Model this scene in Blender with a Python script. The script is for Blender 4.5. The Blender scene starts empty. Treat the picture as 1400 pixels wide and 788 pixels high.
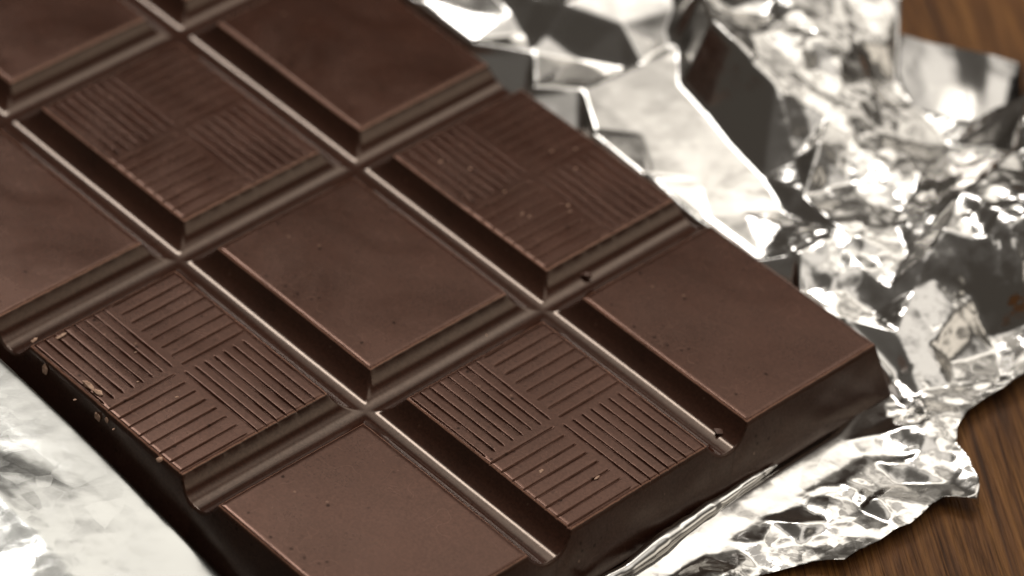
import bpy, math, random
import numpy as np
from mathutils import Matrix, Vector
from mathutils.geometry import delaunay_2d_cdt

MM = 0.001                      # everything below is authored in millimetres
scene = bpy.context.scene
COL = scene.collection

# ------------------------------------------------------------------ camera
CAM = np.array([239.944, -228.767, 293.501])
ROT = np.array([[0.679332, 0.730500, 0.069842],        # right
                [0.516447, -0.408308, -0.752707],      # down
                [-0.521335, 0.547408, -0.654641]])     # forward
FPX = 5670.456
cd = bpy.data.cameras.new('camera')
cam = bpy.data.objects.new('camera', cd)
COL.objects.link(cam)
cd.sensor_width = 36.0
cd.lens = FPX / 1400 * 36
cd.clip_start, cd.clip_end = 0.01, 20
m = Matrix.Identity(4)
for r in range(3):
    m[r][0], m[r][1], m[r][2], m[r][3] = ROT[0][r], -ROT[1][r], -ROT[2][r], CAM[r] * MM
cam.matrix_world = m
cd.dof.use_dof = True
cd.dof.focus_distance = 0.4175
cd.dof.aperture_fstop = 19
scene.camera = cam

# ------------------------------------------------------------------ light
world = bpy.data.worlds.new('World')
scene.world = world
world.use_nodes = True
# a dim room: dark towards the floor and walls, lighter towards the ceiling
wt = world.node_tree
wc = wt.nodes.new('ShaderNodeTexCoord')
ws = wt.nodes.new('ShaderNodeSeparateXYZ')
wr = wt.nodes.new('ShaderNodeValToRGB')
wt.links.new(wc.outputs['Generated'], ws.inputs[0])
wt.links.new(ws.outputs['Z'], wr.inputs['Fac'])
wr.color_ramp.elements[0].position, wr.color_ramp.elements[0].color = 0.50, (0.095, 0.083, 0.070, 1)
wr.color_ramp.elements[1].position, wr.color_ramp.elements[1].color = 1.0, (0.20, 0.185, 0.167, 1)
wt.links.new(wr.outputs['Color'], wt.nodes['Background'].inputs[0])
wt.nodes['Background'].inputs[1].default_value = 1.0


def soft_edges(ld, fx, fy):
    """a softbox's diffuser: full in the middle, fading towards its rim (fractions fx, fy of the size)"""
    ld.use_nodes = True
    t = ld.node_tree
    em = t.nodes['Emission']
    g = t.nodes.new('ShaderNodeNewGeometry')
    sp = t.nodes.new('ShaderNodeSeparateXYZ')
    t.links.new(g.outputs['Parametric'], sp.inputs[0])
    fac = []
    for ax, f in (('X', fx), ('Y', fy)):
        for flip in (False, True):
            mr = t.nodes.new('ShaderNodeMapRange')
            mr.interpolation_type = 'SMOOTHSTEP'
            mr.inputs['From Min'].default_value = 1.0 if flip else 0.0
            mr.inputs['From Max'].default_value = 1.0 - f if flip else f
            mr.inputs['To Min'].default_value = 0.04
            t.links.new(sp.outputs[ax], mr.inputs['Value'])
            fac.append(mr)
    prev = fac[0].outputs[0]
    for q in fac[1:]:
        m_ = t.nodes.new('ShaderNodeMath')
        m_.operation = 'MULTIPLY'
        t.links.new(prev, m_.inputs[0])
        t.links.new(q.outputs[0], m_.inputs[1])
        prev = m_.outputs[0]
    t.links.new(prev, em.inputs['Strength'])


def area(name, direction, dist, sx, sy, radiance, colour, soft=0.4, centre=(0.012, 0.010, 0.005)):
    ld = bpy.data.lights.new(name, 'AREA')
    ld.shape = 'RECTANGLE'
    ld.size, ld.size_y = sx, sy
    ld.energy = radiance * math.pi * sx * sy
    ld.color = colour
    soft_edges(ld, soft, soft)
    o = bpy.data.objects.new(name, ld)
    COL.objects.link(o)
    d = Vector(direction).normalized()
    o.location = Vector(centre) + d * dist
    o.rotation_euler = d.to_track_quat('Z', 'Y').to_euler()
    return o


kl = area('key_softbox', (-0.55, 0.24, 0.79), 0.75, 0.40, 0.15, 18.0, (1.0, 0.96, 0.91), 0.3)
kz = Vector((-0.55, 0.24, 0.79)).normalized()
kx = (Vector((1, 0, 0)) - kz * kz.x).normalized()
ky = kz.cross(kx)
kc = Vector((0.012, 0.010, 0.005)) + kz * 0.75
kl.matrix_world = Matrix(((kx.x, ky.x, kz.x, kc.x), (kx.y, ky.y, kz.y, kc.y), (kx.z, ky.z, kz.z, kc.z), (0, 0, 0, 1)))
area('top_fill', (0.15, 0.20, 1.0), 1.00, 1.10, 1.10, 1.5, (1.0, 0.95, 0.88))  # added overhead fill that lightens the upward foil facets
area('side_fill', (0.70, 0.62, 0.38), 0.90, 0.80, 0.50, 1.5, (1.0, 0.91, 0.78))  # added fill that lifts the groove walls and the bar's end
# the wide window-like box behind the bar that the flat foil and the tops mirror
bz = Vector((-0.5213, 0.5474, 0.6546)).normalized()
bx = bz.cross(Vector((0, 0, 1))).normalized()
if bx.x < 0:
    bx = -bx
by = bz.cross(bx)
if by.z < 0:
    by = -by


def back_box(name, r0, r1, w0, w1, radiance, colour):
    o = area(name, bz, 0.28, r1 - r0, w1 - w0, radiance, colour)
    c = Vector((0, 0, 0.007)) + bz * 0.28 + bx * ((r0 + r1) / 2) + by * ((w0 + w1) / 2)
    yy = bz.cross(bx)
    o.matrix_world = Matrix(((bx.x, yy.x, bz.x, c.x), (bx.y, yy.y, bz.y, c.y), (bx.z, yy.z, bz.z, c.z), (0, 0, 0, 1)))


back_box('back_softbox', -0.17, 0.42, -0.016, 0.155, 2.75, (1.0, 0.94, 0.85))
back_box('low_back_fill', 0.035, 0.42, -0.145, 0.015, 1.9, (1.0, 0.94, 0.85))  # extra box added below the main one to keep the foil heap bright

scene.render.engine = 'CYCLES'
scene.cycles.use_denoising = True
scene.cycles.max_bounces = 10
scene.view_settings.view_transform = 'Standard'
scene.view_settings.look = 'None'
scene.view_settings.exposure = 0.0
scene.view_settings.gamma = 1.0

# ------------------------------------------------------------------ helpers


def at(px, py, z):
    """the point at height z (mm) that the photograph shows at px, py"""
    d = ROT.T @ np.array([(px - 700) / FPX, (py - 394) / FPX, 1.0])
    return CAM + d * ((z - CAM[2]) / d[2])


def mesh_from(name, verts, faces, smooth=True, mat_idx=None):
    me = bpy.data.meshes.new(name)
    me.from_pydata((np.asarray(verts) * MM).tolist(), [], faces if isinstance(faces, list) else faces.tolist())
    if smooth:
        me.polygons.foreach_set('use_smooth', [True] * len(me.polygons))
    if mat_idx is not None:
        me.polygons.foreach_set('material_index', mat_idx)
    me.update()
    return me


def link(name, data, parent=None, mats=(), label=None, cat=None, group=None, kind=None):
    o = bpy.data.objects.new(name, data)
    COL.objects.link(o)
    if data is not None:
        for k in mats:
            if k.name not in [x.name for x in data.materials if x]:
                data.materials.append(k)
    if parent:
        o.parent = parent
    for k, v in (('label', label), ('category', cat), ('group', group), ('kind', kind)):
        if v:
            o[k] = v
    return o


class NT:
    """a little shorthand for shader nodes"""

    def __init__(self, name):
        self.mat = bpy.data.materials.new(name)
        self.mat.use_nodes = True
        self.t = self.mat.node_tree
        self.b = self.t.nodes['Principled BSDF']

    def n(self, kind, **kw):
        nd = self.t.nodes.new(kind)
        for k, v in kw.items():
            if hasattr(nd, k):
                setattr(nd, k, v)
            else:
                nd.inputs[k.replace('_', ' ')].default_value = v
        return nd

    def l(self, a, ao, b, bi):
        self.t.links.new(a.outputs[ao], b.inputs[bi])

    def coords(self, scale=(1, 1, 1), rot=(0, 0, 0)):
        tc = self.n('ShaderNodeTexCoord')
        mp = self.n('ShaderNodeMapping')
        mp.inputs['Scale'].default_value = scale
        mp.inputs['Rotation'].default_value = rot
        mr = self.n('ShaderNodeMapping')
        mr.inputs['Rotation'].default_value = rot
        mp.inputs['Rotation'].default_value = (0, 0, 0)
        self.l(tc, 'Object', mr, 'Vector')
        self.l(mr, 'Vector', mp, 'Vector')
        return mp

    def noise(self, mp, scale, detail=3, rough=0.5, dist=0.0):
        nd = self.n('ShaderNodeTexNoise', Scale=scale, Detail=detail, Roughness=rough, Distortion=dist)
        self.l(mp, 'Vector', nd, 'Vector')
        return nd

    def ramp(self, src, out, stops):
        r = self.n('ShaderNodeValToRGB')
        el = r.color_ramp.elements
        while len(el) < len(stops):
            el.new(0.5)
        for e, (p, c) in zip(el, stops):
            e.position = p
            e.color = (c, c, c, 1) if isinstance(c, (int, float)) else tuple(c) + (1,)
        self.l(src, out, r, 'Fac')
        return r

    def mix(self, fac, a, b, blend='MIX'):
        mx = self.n('ShaderNodeMix', data_type='RGBA', blend_type=blend)
        for key, idx in ((fac, 0), (a, 6), (b, 7)):
            if isinstance(key, tuple) and hasattr(key[0], 'outputs'):
                self.t.links.new(key[0].outputs[key[1]], mx.inputs[idx])
            elif isinstance(key, (int, float)):
                mx.inputs[idx].default_value = key
            else:
                mx.inputs[idx].default_value = tuple(key) + (1,)
        return mx

    def bump(self, src, out, strength, dist, prev=None):
        bp = self.n('ShaderNodeBump', Strength=strength, Distance=dist)
        self.l(src, out, bp, 'Height')
        if prev:
            self.l(prev, 'Normal', bp, 'Normal')
        return bp


# ------------------------------------------------------------------ materials
def chocolate(name, base, rough, scuff, bump_d, spec=0.5, tint=(1.0, 0.80, 0.66)):
    k = NT(name)
    mp = k.coords()
    n1 = k.noise(mp, 90, 4, 0.6)
    n2 = k.noise(mp, 900, 3, 0.6)
    dark = tuple(c * 0.72 for c in base)
    lite = tuple(min(1, c * 1.22) for c in base)
    r1 = k.ramp(n1, 'Fac', [(0.32, dark), (0.5, base), (0.70, lite)])
    # rubbed marks: short smears stretched along one direction
    ms = k.coords((1, 5.5, 1), (0, 0, 0.55))
    n3 = k.noise(ms, 240, 5, 0.65, 0.6)
    r3 = k.ramp(n3, 'Fac', [(0.60, 0.0), (0.72, 1.0)])
    nm = k.noise(mp, 55, 2, 0.5)
    rm = k.ramp(nm, 'Fac', [(0.50, 0.0), (0.66, scuff)])
    mm_ = k.mix(1.0, (r3, 'Color'), (rm, 'Color'), 'MULTIPLY')
    c1 = k.mix((mm_, 2), (r1, 'Color'), tuple(c * 0.45 for c in base))
    # pale dust specks
    vo = k.n('ShaderNodeTexVoronoi', Scale=330.0)
    k.l(mp, 'Vector', vo, 'Vector')
    rv = k.ramp(vo, 'Distance', [(0.03, scuff * 0.9), (0.07, 0.0)])
    nv = k.noise(mp, 140, 2)
    rv2 = k.ramp(nv, 'Fac', [(0.50, 0.0), (0.56, 1.0)])
    sp = k.mix(1.0, (rv, 'Color'), (rv2, 'Color'), 'MULTIPLY')
    c2 = k.mix((sp, 2), (c1, 2), (0.30, 0.19, 0.13))
    # pinholes and a fine grain
    vp = k.n('ShaderNodeTexVoronoi', Scale=620.0)
    k.l(mp, 'Vector', vp, 'Vector')
    rp_ = k.ramp(vp, 'Distance', [(0.08, scuff), (0.17, 0.0)])
    np_ = k.noise(mp, 210, 2)
    rp2 = k.ramp(np_, 'Fac', [(0.46, 0.0), (0.58, 1.0)])
    pp = k.mix(1.0, (rp_, 'Color'), (rp2, 'Color'), 'MULTIPLY')
    c3 = k.mix((pp, 2), (c2, 2), tuple(c * 0.3 for c in base))
    ng = k.noise(mp, 3600, 2)
    rg = k.ramp(ng, 'Fac', [(0.3, 0.78), (0.7, 1.22)])
    c4 = k.mix(1.0, (c3, 2), (rg, 'Color'), 'MULTIPLY')
    # hairline scratches
    wv = k.n('ShaderNodeTexVoronoi', Scale=120.0, feature='DISTANCE_TO_EDGE')
    nd = k.noise(mp, 90, 3)
    wx_ = k.mix(0.02, (mp, 'Vector'), (nd, 'Color'), 'ADD')
    k.l(wx_, 2, wv, 'Vector')
    rs = k.ramp(wv, 'Distance', [(0.003, scuff * 0.28), (0.008, 0.0)])
    sc = k.mix(1.0, (rs, 'Color'), (rp2, 'Color'), 'MULTIPLY')
    c5 = k.mix((sc, 2), (c4, 2), (0.15, 0.085, 0.06))
    k.l(c5, 2, k.b, 'Base Color')
    nr = k.noise(mp, 75, 6, 0.62, 1.0)
    rr = k.ramp(nr, 'Fac', [(0.28, rough * 0.78), (0.72, rough * 1.5)])
    k.l(rr, 'Color', k.b, 'Roughness')
    marks = k.mix(1.0, (pp, 2), (mm_, 2), 'ADD')
    lv = k.ramp(marks, 2, [(0.0, spec), (1.0, spec * 0.25)])
    gl = k.ramp(ng, 'Fac', [(0.3, 0.86), (0.7, 1.12)])
    lv2 = k.mix(1.0, (lv, 'Color'), (gl, 'Color'), 'MULTIPLY')
    k.l(lv2, 2, k.b, 'Specular IOR Level')
    b1 = k.bump(n2, 'Fac', 0.5, bump_d)
    b2 = k.bump(n1, 'Fac', 0.5, bump_d * 6, b1)
    k.l(b2, 'Normal', k.b, 'Normal')
    k.b.inputs['IOR'].default_value = 1.5
    k.b.inputs['Specular Tint'].default_value = tint + (1,)
    return k.mat


CH = (0.034, 0.0118, 0.0068)
M_TOP = chocolate('chocolate_top', CH, 0.225, 0.9, 0.000010, 0.5, (1.0, 0.56, 0.41))
M_TROUGH = chocolate('chocolate_moulded', CH, 0.115, 0.15, 0.000003, 0.55)
M_RIM = chocolate('chocolate_rubbed_lit_edge', (0.24, 0.12, 0.08), 0.34, 0.2, 0.000012, 0.4)  # rubbed edge, its colour lightened further as a rim highlight
M_SIDE = chocolate('chocolate_side', CH, 0.30, 0.6, 0.000005, 0.6)


def foil(name, rough, facet, tint, scale=1.0):
    """aluminium foil; small flat facets whose strength follows the sheet's own `crumple` attribute"""
    k = NT(name)
    mp = k.coords()
    k.b.inputs['Base Color'].default_value = tint + (1,)
    k.b.inputs['Metallic'].default_value = 1.0
    n2 = k.noise(mp, 60, 2, 0.5)
    rr = k.ramp(n2, 'Fac', [(0.3, rough * 0.8), (0.7, rough * 1.3)])
    k.l(rr, 'Color', k.b, 'Roughness')
    at_ = k.n('ShaderNodeAttribute', attribute_name='crumple')
    geo = k.n('ShaderNodeNewGeometry')
    prev = (geo, 'Normal')
    for sc, amp, st in ((520.0, 1.0, (1, 1, 1)), (1150.0, 0.75, (1.0, 0.55, 1.0)), (2400.0, 0.35, (1, 1, 1))):
        mq = k.coords(st, (0, 0, 0.7))
        nd = k.noise(mq, sc * 0.6 * scale, 2)
        ad = k.mix(0.6 / (sc * scale), (mq, 'Vector'), (nd, 'Color'), 'ADD')
        ad.clamp_factor = False
        vo = k.n('ShaderNodeTexVoronoi', Scale=sc * scale)
        k.l(ad, 2, vo, 'Vector')
        sub = k.n('ShaderNodeVectorMath', operation='SUBTRACT')
        k.l(vo, 'Color', sub, 0)
        sub.inputs[1].default_value = (0.5, 0.5, 0.5)
        scl = k.n('ShaderNodeVectorMath', operation='SCALE')
        k.l(sub, 'Vector', scl, 0)
        mul = k.n('ShaderNodeMath', operation='MULTIPLY')
        k.l(at_, 'Fac', mul, 0)
        mul.inputs[1].default_value = facet * amp
        k.l(mul, 'Value', scl, 'Scale')
        add = k.n('ShaderNodeVectorMath', operation='ADD')
        k.l(prev[0], prev[1], add, 0)
        k.l(scl, 'Vector', add, 1)
        prev = (add, 'Vector')
    nm = k.n('ShaderNodeVectorMath', operation='NORMALIZE')
    k.l(prev[0], prev[1], nm, 0)
    nf = k.noise(mp, 2600, 2, 0.5)
    bp = k.bump(nf, 'Fac', 0.5, 0.000006)
    k.l(nm, 'Vector', bp, 'Normal')
    k.l(bp, 'Normal', k.b, 'Normal')
    return k.mat


M_FOIL = foil('foil_shiny', 0.15, 0.18, (0.485, 0.472, 0.452))
M_FOIL_MATT = foil('foil_satin', 0.21, 0.12, (0.385, 0.39, 0.38), 0.6)


def wood():
    k = NT('oiled_oak')
    ang = -math.radians(145.2)
    mp = k.coords((1, 1, 1), (0, 0, ang))
    long_ = k.coords((0.6, 14, 14), (0, 0, ang))
    fine = k.coords((0.8, 30, 30), (0, 0, ang))
    nb = k.noise(mp, 22, 3, 0.5, 0.4)
    nl = k.noise(long_, 52, 6, 0.66, 0.7)
    nf = k.noise(fine, 110, 4, 0.65, 0.3)
    c = k.ramp(nl, 'Fac', [(0.28, (0.035, 0.013, 0.003)), (0.43, (0.13, 0.052, 0.013)), (0.58, (0.215, 0.095, 0.025)), (0.78, (0.32, 0.15, 0.042))])
    p = k.ramp(nf, 'Fac', [(0.36, (0.42, 0.40, 0.38)), (0.52, (1, 1, 1))])
    c2 = k.mix(0.85, (c, 'Color'), (p, 'Color'), 'MULTIPLY')
    t = k.ramp(nb, 'Fac', [(0.3, (0.72, 0.70, 0.68)), (0.7, (1.15, 1.1, 1.05))])
    c3 = k.mix(1.0, (c2, 2), (t, 'Color'), 'MULTIPLY')
    # small dark pores / worm holes
    vo = k.n('ShaderNodeTexVoronoi', Scale=95.0)
    k.l(mp, 'Vector', vo, 'Vector')
    rv = k.ramp(vo, 'Distance', [(0.05, 1.0), (0.085, 0.0)])
    c4 = k.mix((rv, 'Color'), (c3, 2), (0.008, 0.004, 0.002))
    k.l(c4, 2, k.b, 'Base Color')
    k.b.inputs['Specular IOR Level'].default_value = 0.22
    r = k.ramp(nf, 'Fac', [(0.3, 0.68), (0.7, 0.5)])
    k.l(r, 'Color', k.b, 'Roughness')
    b1 = k.bump(nf, 'Fac', 0.7, 0.00035)
    b2 = k.bump(nl, 'Fac', 0.6, 0.0006, b1)
    k.l(b2, 'Normal', k.b, 'Normal')
    return k.mat


M_WOOD = wood()

# ------------------------------------------------------------------ the table top
tv = np.array([(x, y, z) for z in (-25, 0) for y in (-450, 550) for x in (-450, 450)], float)
tf = [(0, 2, 3, 1), (4, 5, 7, 6), (0, 1, 5, 4), (1, 3, 7, 5), (3, 2, 6, 7), (2, 0, 4, 6)]
link('tabletop', mesh_from('tabletop', tv, tf, False), None, (M_WOOD,), kind='structure',
     label='brown oiled wooden tabletop with dark open grain')

# ------------------------------------------------------------------ the chocolate bar
PU, PV = 30.0, 24.95            # pitch of the squares
HA, HB = 12.22, 9.58            # half size of a raised top
ZT, ZB = 7.3, 0.3               # top and underside of the bar
DEP = 2.2                      # depth of the grooves
DRAFT = 1.9                     # how far the outer walls lean out
RIM = [(-0.55, 0.0), (-0.30, -0.018), (-0.14, -0.06), (0.0, -0.15)]
LW, LD = 0.30, 0.22             # engraved lines: width and depth


def groove_z(d, w):
    """height below the top at distance d outside the rim, d in 0..w (w = groove middle)"""
    t = np.clip(1 - d / w, 0, 1)
    return -0.15 - (DEP - 0.15) * (1 - t ** 2.6)


def prof(x, half, w, outer_lo, outer_hi):
    """profile across one axis of a square"""
    lo = x < 0
    d = np.abs(x) - half
    z = np.zeros_like(x)
    z = np.where(d > -0.55, np.interp(d, [r[0] for r in RIM], [r[1] for r in RIM]), z)
    g = groove_z(np.maximum(d, 0), w)
    outer = np.where(lo, outer_lo, outer_hi)
    return np.where((d > 0) & (~outer), g, z)


def knots(half, w, n, lines, outer_lo, outer_hi):
    ks = list(np.linspace(-half + 0.7, half - 0.7, n))
    side = [r[0] for r in RIM] + [0.05]
    tr = [w * (1 - t) for t in (0.96, 0.9, 0.82, 0.73, 0.64, 0.55, 0.46, 0.38, 0.30, 0.22, 0.14, 0.07, 0.0)]
    for sgn, outer in ((-1, outer_lo), (1, outer_hi)):
        for s in side[:-1] if outer else side + tr:
            ks.append(sgn * (half + s))
    for c in lines:
        for o in (-LW / 2 - 0.06, -LW / 2, -LW / 2 + 0.05, -0.07, 0.07, LW / 2 - 0.05, LW / 2, LW / 2 + 0.06):
            ks.append(c + o)
    ks = sorted(ks)
    out = [ks[0]]
    for k in ks[1:]:
        if k - out[-1] > 0.012:
            out.append(k)
    return np.array(out)


FR = [0.03 + 0.133 * i for i in range(8)]
LX = [s * HA * f for f in FR for s in (-1, 1)]           # lines that run across (fixed x)
LY = [s * HB * f for f in FR for s in (-1, 1)]           # lines that run along (fixed y)


def line_cut(dx):
    """depth profile over distance from a line's middle"""
    return np.interp(np.abs(dx), [0, 0.07, LW / 2 - 0.05, LW / 2, LW / 2 + 0.06], [LD, LD, 0.035, 0.007, 0.0])


def square_mesh(name, lined, lo_u, hi_u, lo_v, hi_v, rng, depth=1.0):
    """lo_u.. : True where that side is an outer side of the bar"""
    wx, wy = PU / 2 - HA, PV / 2 - HB
    nx = 40 if lined else 30
    x = knots(HA, wx, nx, LX if lined else [], lo_u, hi_u)
    y = knots(HB, wy, nx, LY if lined else [], lo_v, hi_v)
    if lined:     # knots at the closed ends of the lines
        x = np.unique(np.concatenate([x, [s * HA * e for s in (-1, 1) for e in (0.062, 0.078)]]))
        y = np.unique(np.concatenate([y, [s * HB * e for s in (-1, 1) for e in (0.075, 0.096)]]))
    X, Y = np.meshgrid(x, y, indexing='ij')
    Z = np.minimum(prof(X, HA, wx, lo_u, hi_u), prof(Y, HB, wy, lo_v, hi_v))
    topz = np.minimum(prof(np.abs(X) * 0 + X, HA, wx, True, True), prof(Y, HB, wy, True, True))
    if lined:
        cut = np.zeros_like(X)
        for fx in FR:
            for s in (-1, 1):
                jit = rng.uniform(-0.03, 0.03)
                # fixed-x lines: quadrants where x and y have opposite signs
                c = line_cut(X - s * HA * fx)
                e = np.interp(-s * Y / HB, [0.07, 0.075, 0.096, 9], [0, 0, 1, 1])
                cut = np.maximum(cut, c * e)
                # fixed-y lines: quadrants where x and y have the same sign
                c = line_cut(Y - s * HB * fx)
                e = np.interp(s * X / HA, [0.05, 0.062, 0.078, 9], [0, 0, 1, 1])
                cut = np.maximum(cut, c * e)
        fade = 0.78 + 0.22 * np.sin(X * 0.61 + rng.uniform(0, 6)) * np.sin(Y * 0.53 + rng.uniform(0, 6)) + 0.10 * np.sin(X * 2.3 + Y * 1.9)
        Z = np.minimum(Z, -cut * depth * np.clip(fade, 0.35, 1.0))
    # the rim is knocked back a little here and there
    dr = np.maximum(np.abs(X) - HA, np.abs(Y) - HB)
    wear = np.clip(np.sin(X * 3.1 + rng.uniform(0, 6)) * np.sin(Y * 2.7 + rng.uniform(0, 6)) + 0.5 * np.sin(X * 7.3) * np.sin(Y * 6.1 + 1), 0, 1)
    Z = Z - 0.055 * wear * np.exp(-(dr / 0.16) ** 2)
    # slow unevenness of the moulded surface
    Z = Z + 0.035 * np.sin(X * 0.23 + rng.uniform(0, 6)) * np.sin(Y * 0.27 + rng.uniform(0, 6)) * np.clip(
        np.minimum(wx + HA - np.abs(X), wy + HB - np.abs(Y)) / 3.0, 0, 1)
    nxk, nyk = X.shape
    H = ZT - ZB

    def lean(z):       # outward shift of an outer wall at depth z below the top
        return DRAFT * np.clip((-z - 0.15) / H, 0, 1)
    XX, YY = X.copy(), Y.copy()
    L = lean(Z)

    def stretch(A, half, lo, hi, L):
        out = A.copy()
        if lo:
            out = out - L * np.clip((-A) / half, 0, 1) ** 3
        if hi:
            out = out + L * np.clip(A / half, 0, 1) ** 3
        return out
    XX = stretch(X, HA, lo_u, hi_u, L)
    YY = stretch(Y, HB, lo_v, hi_v, L)
    verts = [np.stack([XX.ravel(), YY.ravel(), (ZT + Z).ravel()], 1)]
    idx = np.arange(nxk * nyk).reshape(nxk, nyk)
    faces = [np.stack([idx[:-1, :-1], idx[1:, :-1], idx[1:, 1:], idx[:-1, 1:]], -1).reshape(-1, 4)]
    # material per top face: 0 top, 1 trough, 2 rim, 3 side
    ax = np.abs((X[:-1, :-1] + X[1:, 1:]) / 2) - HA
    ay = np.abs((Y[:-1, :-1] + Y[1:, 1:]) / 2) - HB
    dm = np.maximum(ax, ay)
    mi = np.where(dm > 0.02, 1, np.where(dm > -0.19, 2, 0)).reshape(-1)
    mats = [mi]
    count = nxk * nyk
    NW = 12
    ring = {}

    def wall(line_idx, axis, sgn):
        nonlocal count
        base = line_idx
        z0 = Z.ravel()[base]
        xa, ya = X.ravel()[base], Y.ravel()[base]
        rows = [base]
        for k in range(1, NW + 1):
            s = k / NW
            z = z0 + s * (-H - z0)
            Lk = lean(z)
            xx = stretch(xa, HA, lo_u, hi_u, Lk)
            yy = stretch(ya, HB, lo_v, hi_v, Lk)
            z = z + 0.0
            wob = 0.015 * np.sin(xa * 0.9 + ya * 0.7 + k * 0.8) * np.sin(math.pi * s)
            if axis == 0:
                xx = xx + sgn * wob
            else:
                yy = yy + sgn * wob
            # share the corner column between two walls
            key = []
            new = []
            for q in range(len(base)):
                kk = (int(base[q]), k)
                if kk in ring:
                    key.append(ring[kk])
                else:
                    ring[kk] = count
                    key.append(count)
                    new.append((xx[q], yy[q], ZT + z[q]))
                    count += 1
            if new:
                verts.append(np.array(new))
            rows.append(np.array(key))
        for a, b in zip(rows[:-1], rows[1:]):
            f = np.stack([a[:-1], b[:-1], b[1:], a[1:]], -1)
            faces.append(f)
            mats.append(np.full(len(f), 3))
        return rows[-1]
    if hi_u:
        wall(idx[-1, :], 0, 1)
    if lo_u:
        wall(idx[0, ::-1], 0, -1)
    if lo_v:
        wall(idx[:, 0], 1, -1)
    if hi_v:
        wall(idx[::-1, -1], 1, 1)
    # inner broken faces and the flat underside, as separate vertices just inside the square
    bx0 = -(PU / 2 - 0.03) if not lo_u else -(HA + DRAFT)
    bx1 = (PU / 2 - 0.03) if not hi_u else HA + DRAFT
    by0 = -(PV / 2 - 0.03) if not lo_v else -(HB + DRAFT)
    by1 = (PV / 2 - 0.03) if not hi_v else HB + DRAFT
    bv = np.array([(bx0, by0, ZB), (bx1, by0, ZB), (bx1, by1, ZB), (bx0, by1, ZB)])
    verts.append(bv)
    c0 = count
    count += 4
    faces.append(np.array([[c0, c0 + 3, c0 + 2, c0 + 1]]))
    mats.append(np.array([3]))
    zi = ZT - DEP - 0.05
    for (o, p, q) in ((lo_u, 0, 3), (hi_u, 1, 2), (lo_v, 0, 1), (hi_v, 3, 2)):
        if not o:
            iv = np.array([bv[p], bv[q], bv[q], bv[p]])
            iv[2:, 2] = zi
            for r_ in range(4):
                iv[r_, 0] = np.clip(iv[r_, 0], -(PU / 2 - .03), PU / 2 - .03)
                iv[r_, 1] = np.clip(iv[r_, 1], -HB - 0.3 if lo_v else -99, HB + 0.3 if hi_v else 99)
                iv[r_, 0] = np.clip(iv[r_, 0], -HA - 0.3 if lo_u else -99, HA + 0.3 if hi_u else 99)
            verts.append(iv)
            faces.append(np.array([[count, count + 1, count + 2, count + 3]]))
            mats.append(np.array([3]))
            count += 4
    return mesh_from(name, np.concatenate(verts), np.concatenate(faces), True, np.concatenate(mats).astype(int))


ROWS = [-1, 0, 1, 2, 3]
bar = link('chocolate_bar', None, None, (), 'dark chocolate bar of plain and line-engraved squares lying on silver foil', 'chocolate')
rng0 = random.Random(4)
for i in ROWS:
    for j in range(3):
        lined = (i + j) % 2 == 0
        me = square_mesh('square', lined, i == ROWS[0], i == ROWS[-1], j == 0, j == 2, rng0, {(2, 2): .8}.get((i, j), 1.0))
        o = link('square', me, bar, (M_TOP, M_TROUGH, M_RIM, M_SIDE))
        o.location = ((i - 2) * PU * MM, (j - 1) * PV * MM, 0)
        if lined:
            o['label'] = 'chocolate square engraved with a basket-weave of fine lines'
        else:
            o['label'] = 'plain smooth chocolate square'

# ------------------------------------------------------------------ foil
nrng = np.random.default_rng(11)


def raster_tris(P, vals, tris, u0, v0, h, nu, nv):
    """linear interpolation of vals over triangles, sampled on a regular grid"""
    out = [np.full((nu, nv), np.nan) for _ in range(vals.shape[1])]
    for t in tris:
        a, b, c = P[t[0]], P[t[1]], P[t[2]]
        det = (b[0] - a[0]) * (c[1] - a[1]) - (c[0] - a[0]) * (b[1] - a[1])
        if abs(det) < 1e-9:
            continue
        i0 = max(0, int(math.floor((min(a[0], b[0], c[0]) - u0) / h)))
        i1 = min(nu - 1, int(math.ceil((max(a[0], b[0], c[0]) - u0) / h)))
        j0 = max(0, int(math.floor((min(a[1], b[1], c[1]) - v0) / h)))
        j1 = min(nv - 1, int(math.ceil((max(a[1], b[1], c[1]) - v0) / h)))
        if i1 < i0 or j1 < j0:
            continue
        uu = u0 + h * np.arange(i0, i1 + 1)[:, None]
        vv = v0 + h * np.arange(j0, j1 + 1)[None, :]
        l1 = ((uu - a[0]) * (c[1] - a[1]) - (c[0] - a[0]) * (vv - a[1])) / det
        l2 = ((b[0] - a[0]) * (vv - a[1]) - (uu - a[0]) * (b[1] - a[1])) / det
        l0 = 1 - l1 - l2
        msk = (l0 >= -1e-6) & (l1 >= -1e-6) & (l2 >= -1e-6)
        for q in range(len(out)):
            w = l0 * vals[t[0], q] + l1 * vals[t[1], q] + l2 * vals[t[2], q]
            sub = out[q][i0:i1 + 1, j0:j1 + 1]
            sub[msk] = w[msk]
    return out


def delaunay(P):
    r = delaunay_2d_cdt([Vector((float(p[0]), float(p[1]))) for p in P], [], [], 0, 1e-6)
    co = np.array([tuple(v) for v in r[0]])
    orig = [o[0] if o else 0 for o in r[3]]
    tris = []
    for f in r[2]:
        for k in range(1, len(f) - 1):
            tris.append((f[0], f[k], f[k + 1]))
    return co, orig, tris


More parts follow.
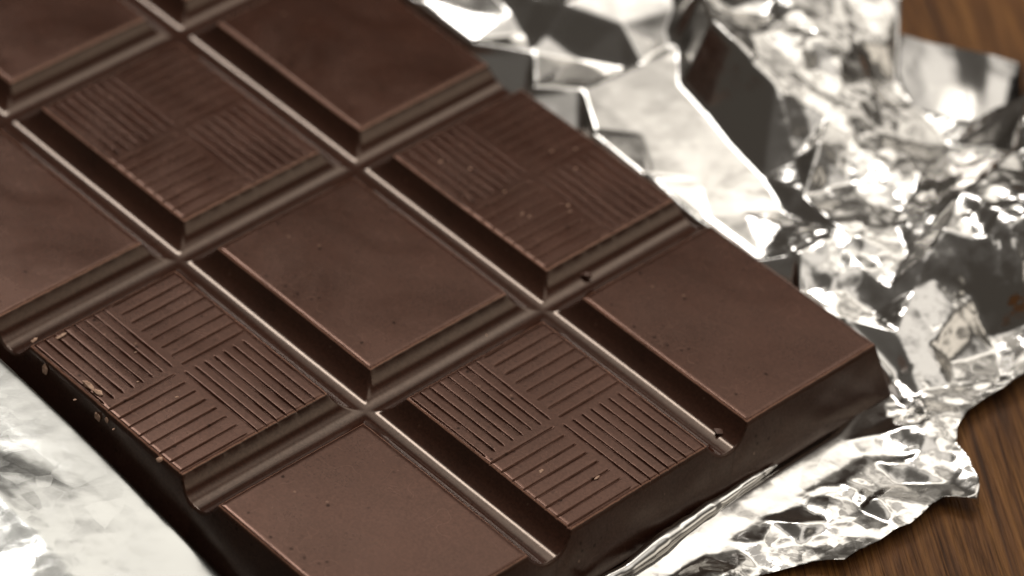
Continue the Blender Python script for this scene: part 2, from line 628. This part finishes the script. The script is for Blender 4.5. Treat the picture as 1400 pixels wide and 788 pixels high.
def crease_noise(u0, v0, h, nu, nv, cell, ang=0.0, stretch=1.0):
    """height of a sheet folded into random flat facets about `cell` mm across (mean 0, range about +-1)"""
    ca, sa = math.cos(ang), math.sin(ang)
    W, Hh = nu * h, nv * h
    rad = math.hypot(W, Hh) / 2 + 3 * cell * stretch
    cu, cv = u0 + W / 2, v0 + Hh / 2
    na, nb = int(2 * rad / (cell * stretch)) + 2, int(2 * rad / cell) + 2
    A, B = np.meshgrid(np.arange(na), np.arange(nb), indexing='ij')
    A = (A + nrng.uniform(-.46, .46, A.shape)) * cell * stretch - rad
    B = (B + nrng.uniform(-.46, .46, B.shape)) * cell - rad
    P = np.stack([(cu + A * ca - B * sa).ravel(), (cv + A * sa + B * ca).ravel()], 1)
    pad = 2.5 * cell * stretch
    k = (P[:, 0] > u0 - pad) & (P[:, 0] < u0 + W + pad) & (P[:, 1] > v0 - pad) & (P[:, 1] < v0 + Hh + pad)
    P = P[k]
    val = nrng.uniform(-1, 1, (len(P), 1))
    co, orig, tris = delaunay(P)
    return np.nan_to_num(raster_tris(co, val[orig], tris, u0, v0, h, nu, nv)[0])


def blur(Z, n):
    for _ in range(n):
        Zp = np.pad(Z, 1, mode='edge')
        Z = (Zp[1:-1, 1:-1] * 4 + 2 * (Zp[:-2, 1:-1] + Zp[2:, 1:-1] + Zp[1:-1, :-2] + Zp[1:-1, 2:]) +
             Zp[:-2, :-2] + Zp[2:, 2:] + Zp[:-2, 2:] + Zp[2:, :-2]) / 16
    return Z


def inside(poly, X, Y):
    r = np.zeros(X.shape, bool)
    n = len(poly)
    for a in range(n):
        x1, y1 = poly[a]
        x2, y2 = poly[(a + 1) % n]
        if y1 == y2:
            continue
        c = ((y1 > Y) != (y2 > Y)) & (X < (x2 - x1) * (Y - y1) / (y2 - y1) + x1)
        r ^= c
    return r


def snap(poly, P):
    best = np.full(len(P), 1e9)
    out = P.copy()
    n = len(poly)
    for a in range(n):
        p, q = np.array(poly[a]), np.array(poly[(a + 1) % n])
        d = q - p
        t = np.clip(((P - p) @ d) / (d @ d + 1e-12), 0, 1)
        c = p + t[:, None] * d
        dist = np.hypot(*(P - c).T)
        k = dist < best
        best[k] = dist[k]
        out[k] = c[k]
    return out


def ragged(pts, step, amp, seed):
    """a torn outline: resample a polyline and wobble it"""
    rr = random.Random(seed)
    out = []
    n = len(pts)
    for a in range(n):
        p, q = np.array(pts[a], float), np.array(pts[(a + 1) % n], float)
        L = np.hypot(*(q - p))
        k = max(1, int(L / step))
        nrm = np.array([-(q - p)[1], (q - p)[0]]) / (L + 1e-9)
        for s in range(k):
            out.append(tuple(p + (q - p) * s / k + nrm * rr.uniform(-amp, amp)))
    return out


def sheet(name, cps, outline, h, layers, smooth, extra=None, floor=0.06):
    """a foil sheet: macro folds through control points (u, v, z, crumple) and finer creases on top"""
    cps = np.array(cps)
    ol = np.array(outline)
    u0, v0 = ol.min(0) - h
    nu, nv = (np.ceil((ol.max(0) - ol.min(0)) / h) + 3).astype(int)
    co, orig, tris = delaunay(cps[:, :2])
    Z, A = raster_tris(co, cps[orig][:, 2:4], tris, u0, v0, h, nu, nv)
    A = np.nan_to_num(A)
    Z = np.nan_to_num(Z, nan=0.1)
    Z = blur(Z, smooth)
    A = blur(A, smooth * 3)
    U, V = np.meshgrid(u0 + h * np.arange(nu), v0 + h * np.arange(nv), indexing='ij')
    for (cell, amp, ang, st, where) in layers:
        nz = crease_noise(u0, v0, h, nu, nv, cell, ang, st)
        Z = Z + A * amp * nz * (1.0 if where is None else where(U, V))
    if extra:
        Z = extra(U, V, Z)
    Z = blur(np.maximum(Z, floor), 1)
    ins = inside(outline, U, V)
    q = ins[:-1, :-1] | ins[1:, :-1] | ins[1:, 1:] | ins[:-1, 1:]
    idx = np.arange(nu * nv).reshape(nu, nv)
    F = np.stack([idx[:-1, :-1], idx[1:, :-1], idx[1:, 1:], idx[:-1, 1:]], -1)[q]
    used = np.unique(F)
    remap = np.full(nu * nv, -1)
    remap[used] = np.arange(len(used))
    P = np.stack([U.ravel()[used], V.ravel()[used]], 1)
    o = ~ins.ravel()[used]
    P[o] = snap(outline, P[o])
    verts = np.concatenate([P, Z.ravel()[used][:, None]], 1)
    me = mesh_from(name, verts, remap[F], True)
    att = me.attributes.new('crumple', 'FLOAT', 'POINT')
    att.data.foreach_set('value', np.clip(A.ravel()[used] + 0.04, 0, 1).astype(np.float32))
    return me


def px(l):
    return [tuple(at(a, b, z)) + (k,) for (a, b, z, k) in l]


wrapper = link('foil_wrapper', None, None, (), 'crumpled silver foil wrapper opened out under the chocolate bar', 'foil')

cps = []
# under the bar and hugging its long far side
lip = [(-80, 7.4), (-60, 7.6), (-45, 7.2), (-33, 7.8), (-24, 7.2), (-14, 7.7), (-4, 7.3), (5, 7.7), (14, 7.6), (22, 7.0), (29, 6.3), (35, 5.2), (40, 3.4), (43, 1.8)]
rj = random.Random(2)
for u, z in lip:
    j = rj.uniform(-.15, .15)
    zl = min(z * .68, float(np.interp(u, [-30, -18, 0, 16, 24], [5.4, 4.95, 4.2, 3.6, 3.6])))     # level of the panel's near edge
    cps += [(u, -40, .1, 0), (u, 0, .1, 0), (u, 33.5, .1, 0), (u, 36.7, .15, 0), (u + j, 37.15, z * 0.52, .06), (u + j, 37.6 + j * .5, zl + .25, .10),
            (u - j, 38.1 + j * .4, zl - .25, .08), (u - j, 38.7 + j * .3, zl, .04)]
cps += [(-80, 46, 5, .2), (-60, 45, 5, .2), (-80, 60, 7, .5), (-60, 60, 8, .5), (-80, 90, .2, .2), (-45, 95, .2, .2)]
# the flat bright panel and the dark wedge at its far end
cps += [(-26, 42, 5.6, .1), (-18, 42.0, 5.25, .03), (-10, 42, 4.9, .03), (0, 42, 4.5, .03), (9, 42, 4.15, .03), (16, 42.0, 3.9, .1),
        (-8.5, 50, 5.75, .01), (-3.2, 51.0, 5.6, .02), (2.0, 50, 5.3, .02), (7.2, 48.6, 4.95, .02), (13.5, 47.5, 4.6, .06), (19, 45.5, 4.2, .3)]
cps += px([(715, 48, 4.6, .2), (790, 82, 4.3, .1), (852, 92, 4.7, .05), (914, 63, 6.0, .05), (775, 6, 9.3, .1), (850, 32, 8.3, .05), (735, 0, 8.0, .3), (660, -25, 6.0, .3),
           (830, -25, 10.2, .05), (916, -30, 9.8, .1), (912, 42, 7.0, .05), (748, 48, 6.2, .2), (700, 20, 6.0, .3)])
# the dark leaning fold and the heap behind it
cps += px([(924, 10, 8.6, .15), (930, 62, 6.4, .15),
           (962, -20, 14.0, .5), (972, 30, 13.2, .5), (1000, 60, 13.0, .5), (1060, 120, 11.2, .5), (1120, 190, 9.2, .5), (1090, 215, 6.6, .5),
           (1000, 10, 12.0, .8), (1050, 40, 12.2, .6), (1100, 60, 11.6, .8), (1070, -10, 12.5, .8), (1150, -15, 12.0, .7), (1210, -10, 10.8, .7), (1224, 20, 9.6, .5),
           (1160, 60, 10.4, .7), (1215, 60, 8.4, .6), (1190, 110, 7.2, .8), (1145, 130, 8.6, .8), (1130, 160, 8.6, .7), (1222, 112, 5.4, .5)])
# bright crumples in the middle
cps += px([(1160, 190, 7.5, .9), (1230, 190, 5.5, .9), (1300, 200, 4.0, .6), (1360, 205, 4.0, .6), 
           (1100, 260, 6.5, .8), (1060, 300, 5.0, .8), (1160, 250, 5.8, 1.), (1220, 235, 6.2, 1.), (1260, 240, 6.5, .8), (1300, 245, 7.5, .8),
           (1150, 320, 6.2, 1.), (1090, 345, 5.5, .8), (1220, 310, 5.6, .9), (1240, 350, 5.2, .8), (1180, 380, 4.6, 1.), (1140, 390, 4.0, .8), (1200, 340, 5.8, .9)])
# the dark heap at the right and its ridge
cps += px([(1270, 345, 8.2, .5), (1290, 315, 9.6, .4), (1312, 265, 10.0, .4), (1345, 245, 10.8, .5), (1385, 205, 9.5, .5), (1402, 140, 9.5, .5), (1420, 60, 10.5, .5), (1450, 120, 11, .6),
           (1350, 330, 9.4, .9), (1390, 300, 11.5, 1.), (1440, 280, 12.5, 1.), (1330, 400, 5.0, .9), (1400, 380, 7.5, .9), (1350, 458, 1.8, .5), (1410, 440, 2.6, .7), (1460, 400, 3, .7), (1270, 390, 5.5, .6)])
# lower crumples beside the bar's corner, and the flap on the wood
cps += px([(1215, 398, 4.6, .8), (1250, 402, 5.0, .7), (1310, 425, 4.5, .6), (1335, 455, 2.5, .5), (1300, 495, 1.3, .5), (1245, 500, 2.2, .9), (1195, 430, 2.8, .6),
           (1225, 455, 3.8, .7), (1270, 470, 3.4, .8), (1220, 520, 1.0, .6), (1260, 545, 1.3, .8), (1305, 535, 1.4, .7), (1360, 480, 1.3, .3), (1400, 480, 2.2, .3), (1440, 470, 2.5, .3),
           (1370, 515, 1.6, .2), (1310, 560, 1.0, .6), (1270, 580, 2.0, .8), (1300, 610, 1.2, .6), (1240, 560, .5, .5)])
# the flat strip in front of the bar's end, then the wrinkled margin
for v in np.arange(-60, 31, 4.0):
    v = v + rj.uniform(-1.4, 1.4)
    cps += [(43, v, .12, 0), (44.3, v, .2, 0), (45.2, v, 1.0, .05), (46.4, v, .97 + .06 * rj.random(), .09), (49.0, v, .78 + .16 * rj.random(), .16)]
    if rj.random() < .7:
        cps += [(50.6 + rj.uniform(-.5, .6), v, .65 + .7 * rj.random(), .4)]
    cps += [(52.4 + rj.uniform(-.8, .8), v + 1.5, .9 + 1.4 * rj.random(), .7), (54.2 + rj.uniform(-.6, .6), v, .5 + .8 * rj.random(), .7)]
cps += px([(1340, 676, 2.2, .2), (1300, 660, 1.2, .5), (1290, 690, 1.6, .4), (1230, 726, 1.6, .4), (1150, 770, 1.4, .4), (1085, 782, .8, .4), (1000, 830, .8, .4), (900, 900, .8, .4), (1260, 620, 1.4, .7), (1200, 680, 2.0, .6)])
edge_px = [(700, 1010, .5), (800, 950, .5), (930, 850, .5), (1010, 800, .5), (1085, 778, .5), (1112, 772, .7), (1152, 770, .9), (1200, 742, 1.0), (1243, 720, 1.0), (1262, 702, 1.2), (1290, 682, 1.2), (1318, 683, 1.6), (1343, 678, 2.2),
           (1338, 655, 1.8), (1322, 630, 1.2), (1308, 612, 1.0), (1308, 592, .8), (1322, 570, .8), (1345, 552, 1.0), (1372, 530, 1.6), (1402, 508, 2.2), (1450, 455, 2.5), (1520, 400, 2.5)]
outline = [tuple(at(a, b, z)[:2]) for a, b, z in edge_px]
far = [tuple(at(a, b, z)[:2]) for a, b, z in [(1500, 120, 11), (1440, 50, 11), (1412, 50, 10), (1396, 120, 6.5), (1388, 192, 3), (1310, 192, 2.4), (1245, 165, 2.8), (1228, 112, 4.6), (1229, 45, 8.6), (1228, -10, 10.4)]]
outline += far + [(-20, 82), (-60, 80), (-78, 70), (-78, -36), (30, -36), (40, -55)]
OUT = ragged(outline, 1.6, 0.16, 5)


def margin(U, V):          # 1 on the wrinkled margin in front of the bar's end, 0 elsewhere
    return np.clip((U - 42) / 4, 0, 1) * np.clip((33 - V) / 4, 0, 1)


HC = at(1355, 335, 8.0)


def pleats(U, V):          # the steep crumpled shoulder at the right has long sharp pleats running down it
    return np.exp(-(((U - HC[0]) ** 2 + (V - HC[1]) ** 2) / 11.0 ** 2))


def heap(U, V):
    return 1 - 0.8 * margin(U, V)


LAY = [(6.0, 0.95, 0.4, 1.2, heap), (2.8, 0.52, 2.2, 1.9, heap), (1.6, 0.15, 1.75, 5.0, heap), (1.2, 0.11, 0.9, 1.6, heap), (0.7, 0.035, 2.6, 2.0, heap), (2.2, 1.25, -0.67, 4.5, pleats), (1.1, 0.45, -0.4, 4.0, pleats),
       (2.4, 0.42, 1.75, 4.5, margin), (1.2, 0.30, 1.35, 5.0, margin), (0.9, 0.13, 2.1, 2.4, margin), (0.6, 0.05, 1.6, 5.0, margin)]
me = sheet('crumpled_sheet', cps, OUT, 0.19, LAY, 1)
link('crumpled_sheet', me, wrapper, (M_FOIL,), 'shiny crumpled sheet beneath and behind the bar')

# the smooth leaf that stands up behind the crumples
def leaf(name, grid, n, amp, mat, label=None, noise_cell=5):
    G = np.array(grid, float)                      # rows x cols x 3
    R_, C_ = G.shape[:2]
    a = np.linspace(0, R_ - 1, n)
    b = np.linspace(0, C_ - 1, int(n * 1.5))

    def cr(P, t):
        i = np.clip(np.floor(t).astype(int), 0, len(P) - 2)
        f = (t - i)[:, None, None] if P.ndim == 3 else (t - i)[:, None]
        g = lambda k: P[np.clip(i + k, 0, len(P) - 1)]
        p0, p1, p2, p3 = g(-1), g(0), g(1), g(2)
        return 0.5 * (2 * p1 + (p2 - p0) * f + (2 * p0 - 5 * p1 + 4 * p2 - p3) * f ** 2 + (3 * p1 - p0 - 3 * p2 + p3) * f ** 3)
    S = cr(G, a)
    S = np.swapaxes(cr(np.swapaxes(S, 0, 1), b), 0, 1)
    du = np.gradient(S, axis=0)
    dv = np.gradient(S, axis=1)
    N = np.cross(du, dv)
    N /= np.linalg.norm(N, axis=2, keepdims=True) + 1e-9
    nz = crease_noise(0, 0, 0.3, S.shape[0], S.shape[1], noise_cell) + 0.3 * crease_noise(0, 0, 0.3, S.shape[0], S.shape[1], noise_cell * .4)
    S = S + N * (nz * amp)[:, :, None]
    idx = np.arange(S.shape[0] * S.shape[1]).reshape(S.shape[:2])
    F = np.stack([idx[:-1, :-1], idx[1:, :-1], idx[1:, 1:], idx[:-1, 1:]], -1).reshape(-1, 4)
    me = mesh_from(name, S.reshape(-1, 3), F, True)
    att = me.attributes.new('crumple', 'FLOAT', 'POINT')
    att.data.foreach_set('value', np.full(len(me.vertices), 0.08, np.float32))
    return link(name, me, wrapper, (mat,), label)


gr = []
for z, rowp in ((6.9, [(1212, 40), (1262, 56), (1310, 66), (1350, 74), (1396, 88)]),
                (4.8, [(1216, 95), (1262, 105), (1310, 112), (1352, 118), (1396, 130)]),
                (2.7, [(1222, 150), (1262, 165), (1310, 185), (1352, 178), (1392, 190)]),
                (1.6, [(1232, 180), (1268, 192), (1312, 208), (1352, 202), (1392, 212)])):
    gr.append([at(a, b, z + (0.5 if q == 3 else 0)) for q, (a, b) in enumerate(rowp)])
leaf('standing_leaf', gr, 60, 0.10, M_FOIL, 'smooth grey leaf of foil standing upright')

# the near flap folded down beside the bar's near long side
cl = []
for u in np.arange(-90, 70, 8.0):
    j = rj.uniform(-.3, .3)
    ze = float(np.interp(u, [-40, -20, -10, 0, 8, 14, 20, 30, 50], [6.6, 6.4, 6.0, 5.2, 4.1, 3.3, 2.2, 1.3, 1.0]))
    ve = -36.85 - .012 * max(0, 20 - u) * 0
    cl += [(u, ve + .45, .12, 0), (u, ve + .28, .2, 0), (u, ve + .12, ze * .7, .02), (u, ve - .1, ze, .03), (u, ve - .8, ze + .22, .05), (u, -43, ze + .55 + j * .7, .25), (u + 4, -50, ze + .9 + rj.uniform(-.5, .5), .5),
           (u, -58, ze + 1.0 + rj.uniform(-.6, .6), .45), (u + 3, -68, ze * .9 + 1.0 + rj.uniform(-.7, .7), .45), (u, -80, ze * .6, .5)]
OL = ragged([(-85, -36.55), (46, -36.55), (52, -50), (50, -66), (46, -76), (-85, -78)], 2.0, 0.03, 8)
me = sheet('near_flap', cl, OL, 0.20, [(10.0, 0.75, 1.0, 2.0, None), (4.2, 0.42, 2.4, 2.8, None), (1.9, 0.12, 0.4, 1.8, None), (0.8, 0.05, 1.4, 2.5, None)], 3)
link('near_flap', me, wrapper, (M_FOIL_MATT,), 'satin flap of foil with soft wrinkles folded along the near side')

# the little rolled fold tucked along the bar's end
rows_ = []
rr = random.Random(9)
path = [(at(820, 800, 1.0), .75), (at(860, 778, 1.1), .9), (at(905, 744, 1.1), 1.0), (at(955, 708, 1.0), .85), (at(1000, 676, .9), .65), (at(1040, 650, .8), .42), (at(1062, 636, .7), .12)]
pts, rad = np.array([p for p, _ in path]), np.array([r for _, r in path])
tt = np.linspace(0, len(path) - 1, 120)
cx = np.stack([np.interp(tt, range(len(path)), pts[:, k]) for k in range(3)], 1)
rd = np.interp(tt, range(len(path)), rad)
dirv = np.gradient(cx, axis=0)
dirv /= np.linalg.norm(dirv, axis=1, keepdims=True)
side_ = np.cross(dirv, [0, 0, 1])
NS = 26
fac = crease_noise(0, 0, 1, 120, NS + 1, 6, 0.3, 2.0)
vs = []
for a in range(120):
    for k in range(NS + 1):
        th = -0.6 + (2 * math.pi * 0.92) * k / NS
        r = rd[a] * (1 + 0.22 * fac[a, k])
        vs.append(cx[a] + side_[a] * r * math.cos(th) + np.array([0, 0, 1]) * r * math.sin(th))
fs = [(a * (NS + 1) + k, (a + 1) * (NS + 1) + k, (a + 1) * (NS + 1) + k + 1, a * (NS + 1) + k + 1) for a in range(119) for k in range(NS)]
link('rolled_fold', mesh_from('rolled_fold', np.array(vs), fs, True), wrapper, (M_FOIL,), 'thin rolled fold of foil tucked against the end of the bar')

# ------------------------------------------------------------------ crumbs
k = NT('crumb_brown')
mp = k.coords()
nn = k.noise(mp, 2500, 3)
rp = k.ramp(nn, 'Fac', [(0.3, (0.30, 0.16, 0.10)), (0.6, (0.64, 0.42, 0.30))])
k.l(rp, 'Color', k.b, 'Base Color')
k.b.inputs['Roughness'].default_value = 0.7
M_CRUMB = k.mat
k = NT('crumb_dark')
k.b.inputs['Base Color'].default_value = (0.10, 0.045, 0.028, 1)
k.b.inputs['Roughness'].default_value = 0.55
M_CRUMB_D = k.mat


def crumb(p, size, label, group=None, mat=None, seed=0, rotz=0.0):
    import bmesh
    bm = bmesh.new()
    bmesh.ops.create_icosphere(bm, subdivisions=1, radius=1.0)
    rc = random.Random(seed)
    dirs = [Vector((rc.gauss(0, 1), rc.gauss(0, 1), rc.gauss(0, 1))).normalized() for _ in range(7)]
    amps = [rc.uniform(-.45, .35) for _ in dirs]
    for v in bm.verts:
        s = 1.35 + sum(a * max(0, v.co.dot(d)) ** 2 for a, d in zip(amps, dirs)) + rc.uniform(-.4, .3)
        v.co = Vector((v.co.x * size[0] * s, v.co.y * size[1] * s, v.co.z * size[2] * s)) * MM
    mesh = bpy.data.meshes.new('chocolate_crumb')
    bm.to_mesh(mesh)
    bm.free()
    o = link('chocolate_crumb', mesh, None, (mat or M_CRUMB,), label, 'crumb', group)
    o.location = Vector(p) * MM
    o.rotation_euler = (rc.uniform(-.3, .3), rc.uniform(-.3, .3), rotz)
    return o


def on_wall(a, b):
    """the point of the bar's near side wall seen at a, b"""
    z = 5.0
    for _ in range(60):
        p = at(a, b, z)
        wall_v = -(PV + HB) - DRAFT * (ZT - 0.15 - z) / (ZT - ZB) - 0.08
        z += (wall_v - p[1]) * -0.8
        z = min(max(z, 0.6), 7.2)
    return at(a, b, z)


G1 = 'crumbs and shavings on the chocolate'
crumb(at(46, 466, 7.35), (.20, .42, .12), 'pale sliver at the left corner of the leftmost engraved square', G1, seed=1)
crumb(at(83, 460, 7.38), (.16, .62, .10), 'thin pale shaving lying across the lines near the leftmost square corner', G1, seed=2, rotz=-.1)
crumb(at(123, 527, 7.40), (.75, .30, .22), 'largest tan flake on the near rim of the leftmost engraved square', G1, seed=3, rotz=.1)
crumb(at(133, 537, 7.38), (.45, .25, .18), 'tan flake touching the largest flake on the leftmost square rim', G1, seed=4, rotz=.2)
crumb(on_wall(61, 506), (.35, .14, .50), 'ragged tan crumb stuck on the dark near side wall', G1, seed=5)
crumb(on_wall(133, 570), (.42, .16, .45), 'round tan crumb on the near side wall below the square rim', G1, seed=6)
crumb(on_wall(146, 574), (.30, .14, .30), 'small tan crumb right of the round one on the side wall', G1, seed=7)
crumb(at(154, 623, 2.6), (.32, .25, .35), 'crumb caught in the dark gap between bar and near foil flap', G1, seed=8)
crumb(at(983, 590, 5.35), (.42, .45, .30), 'dark brown crumb in the groove end beside the corner square', G1, M_CRUMB_D, seed=9)
crumb(at(798, 377, 5.45), (.65, .35, .32), 'reddish brown crumb in the groove behind the corner square', G1, M_CRUMB_D, seed=10, rotz=.8)
crumb(at(664, 459, 5.05), (.25, .30, .16), 'small chip in the groove between middle plain and engraved squares', G1, seed=11)
crumb(at(655, 462, 5.05), (.16, .18, .12), 'tiny chip left of the small chip in the middle groove', G1, seed=12)
crumb(at(218, 629, 7.2), (.22, .25, .2), 'crumb on the notched near rim of the leftmost engraved square', G1, seed=13)
crumb(at(740, 644, 7.35), (.15, .30, .1), 'white-tan speck between lines of the front engraved square', G1, seed=14)
crumb(at(816, 653, 7.35), (.18, .34, .12), 'white-tan speck nearer the front edge of the front engraved square', G1, seed=15)
G2 = 'tan specks on the blurred engraved square'
for q, (a, b) in enumerate([(602, 221), (643, 231), (787, 204), (787, 230), (777, 281), (779, 289), (714, 293), (754, 207), (724, 296), (690, 262)]):
    crumb(at(a, b, 7.34), (.12, .17, .08), 'tiny tan speck on the engraved square beside the far foil', G2, seed=30 + q)
G3 = 'pale specks on the leftmost engraved square'
for q, (a, b) in enumerate([(155, 587), (242, 543), (102, 547), (188, 522), (185, 482)]):
    crumb(at(a, b, 7.34), (.08, .15, .06), 'tiny pale speck on the leftmost engraved square', G3, seed=50 + q)
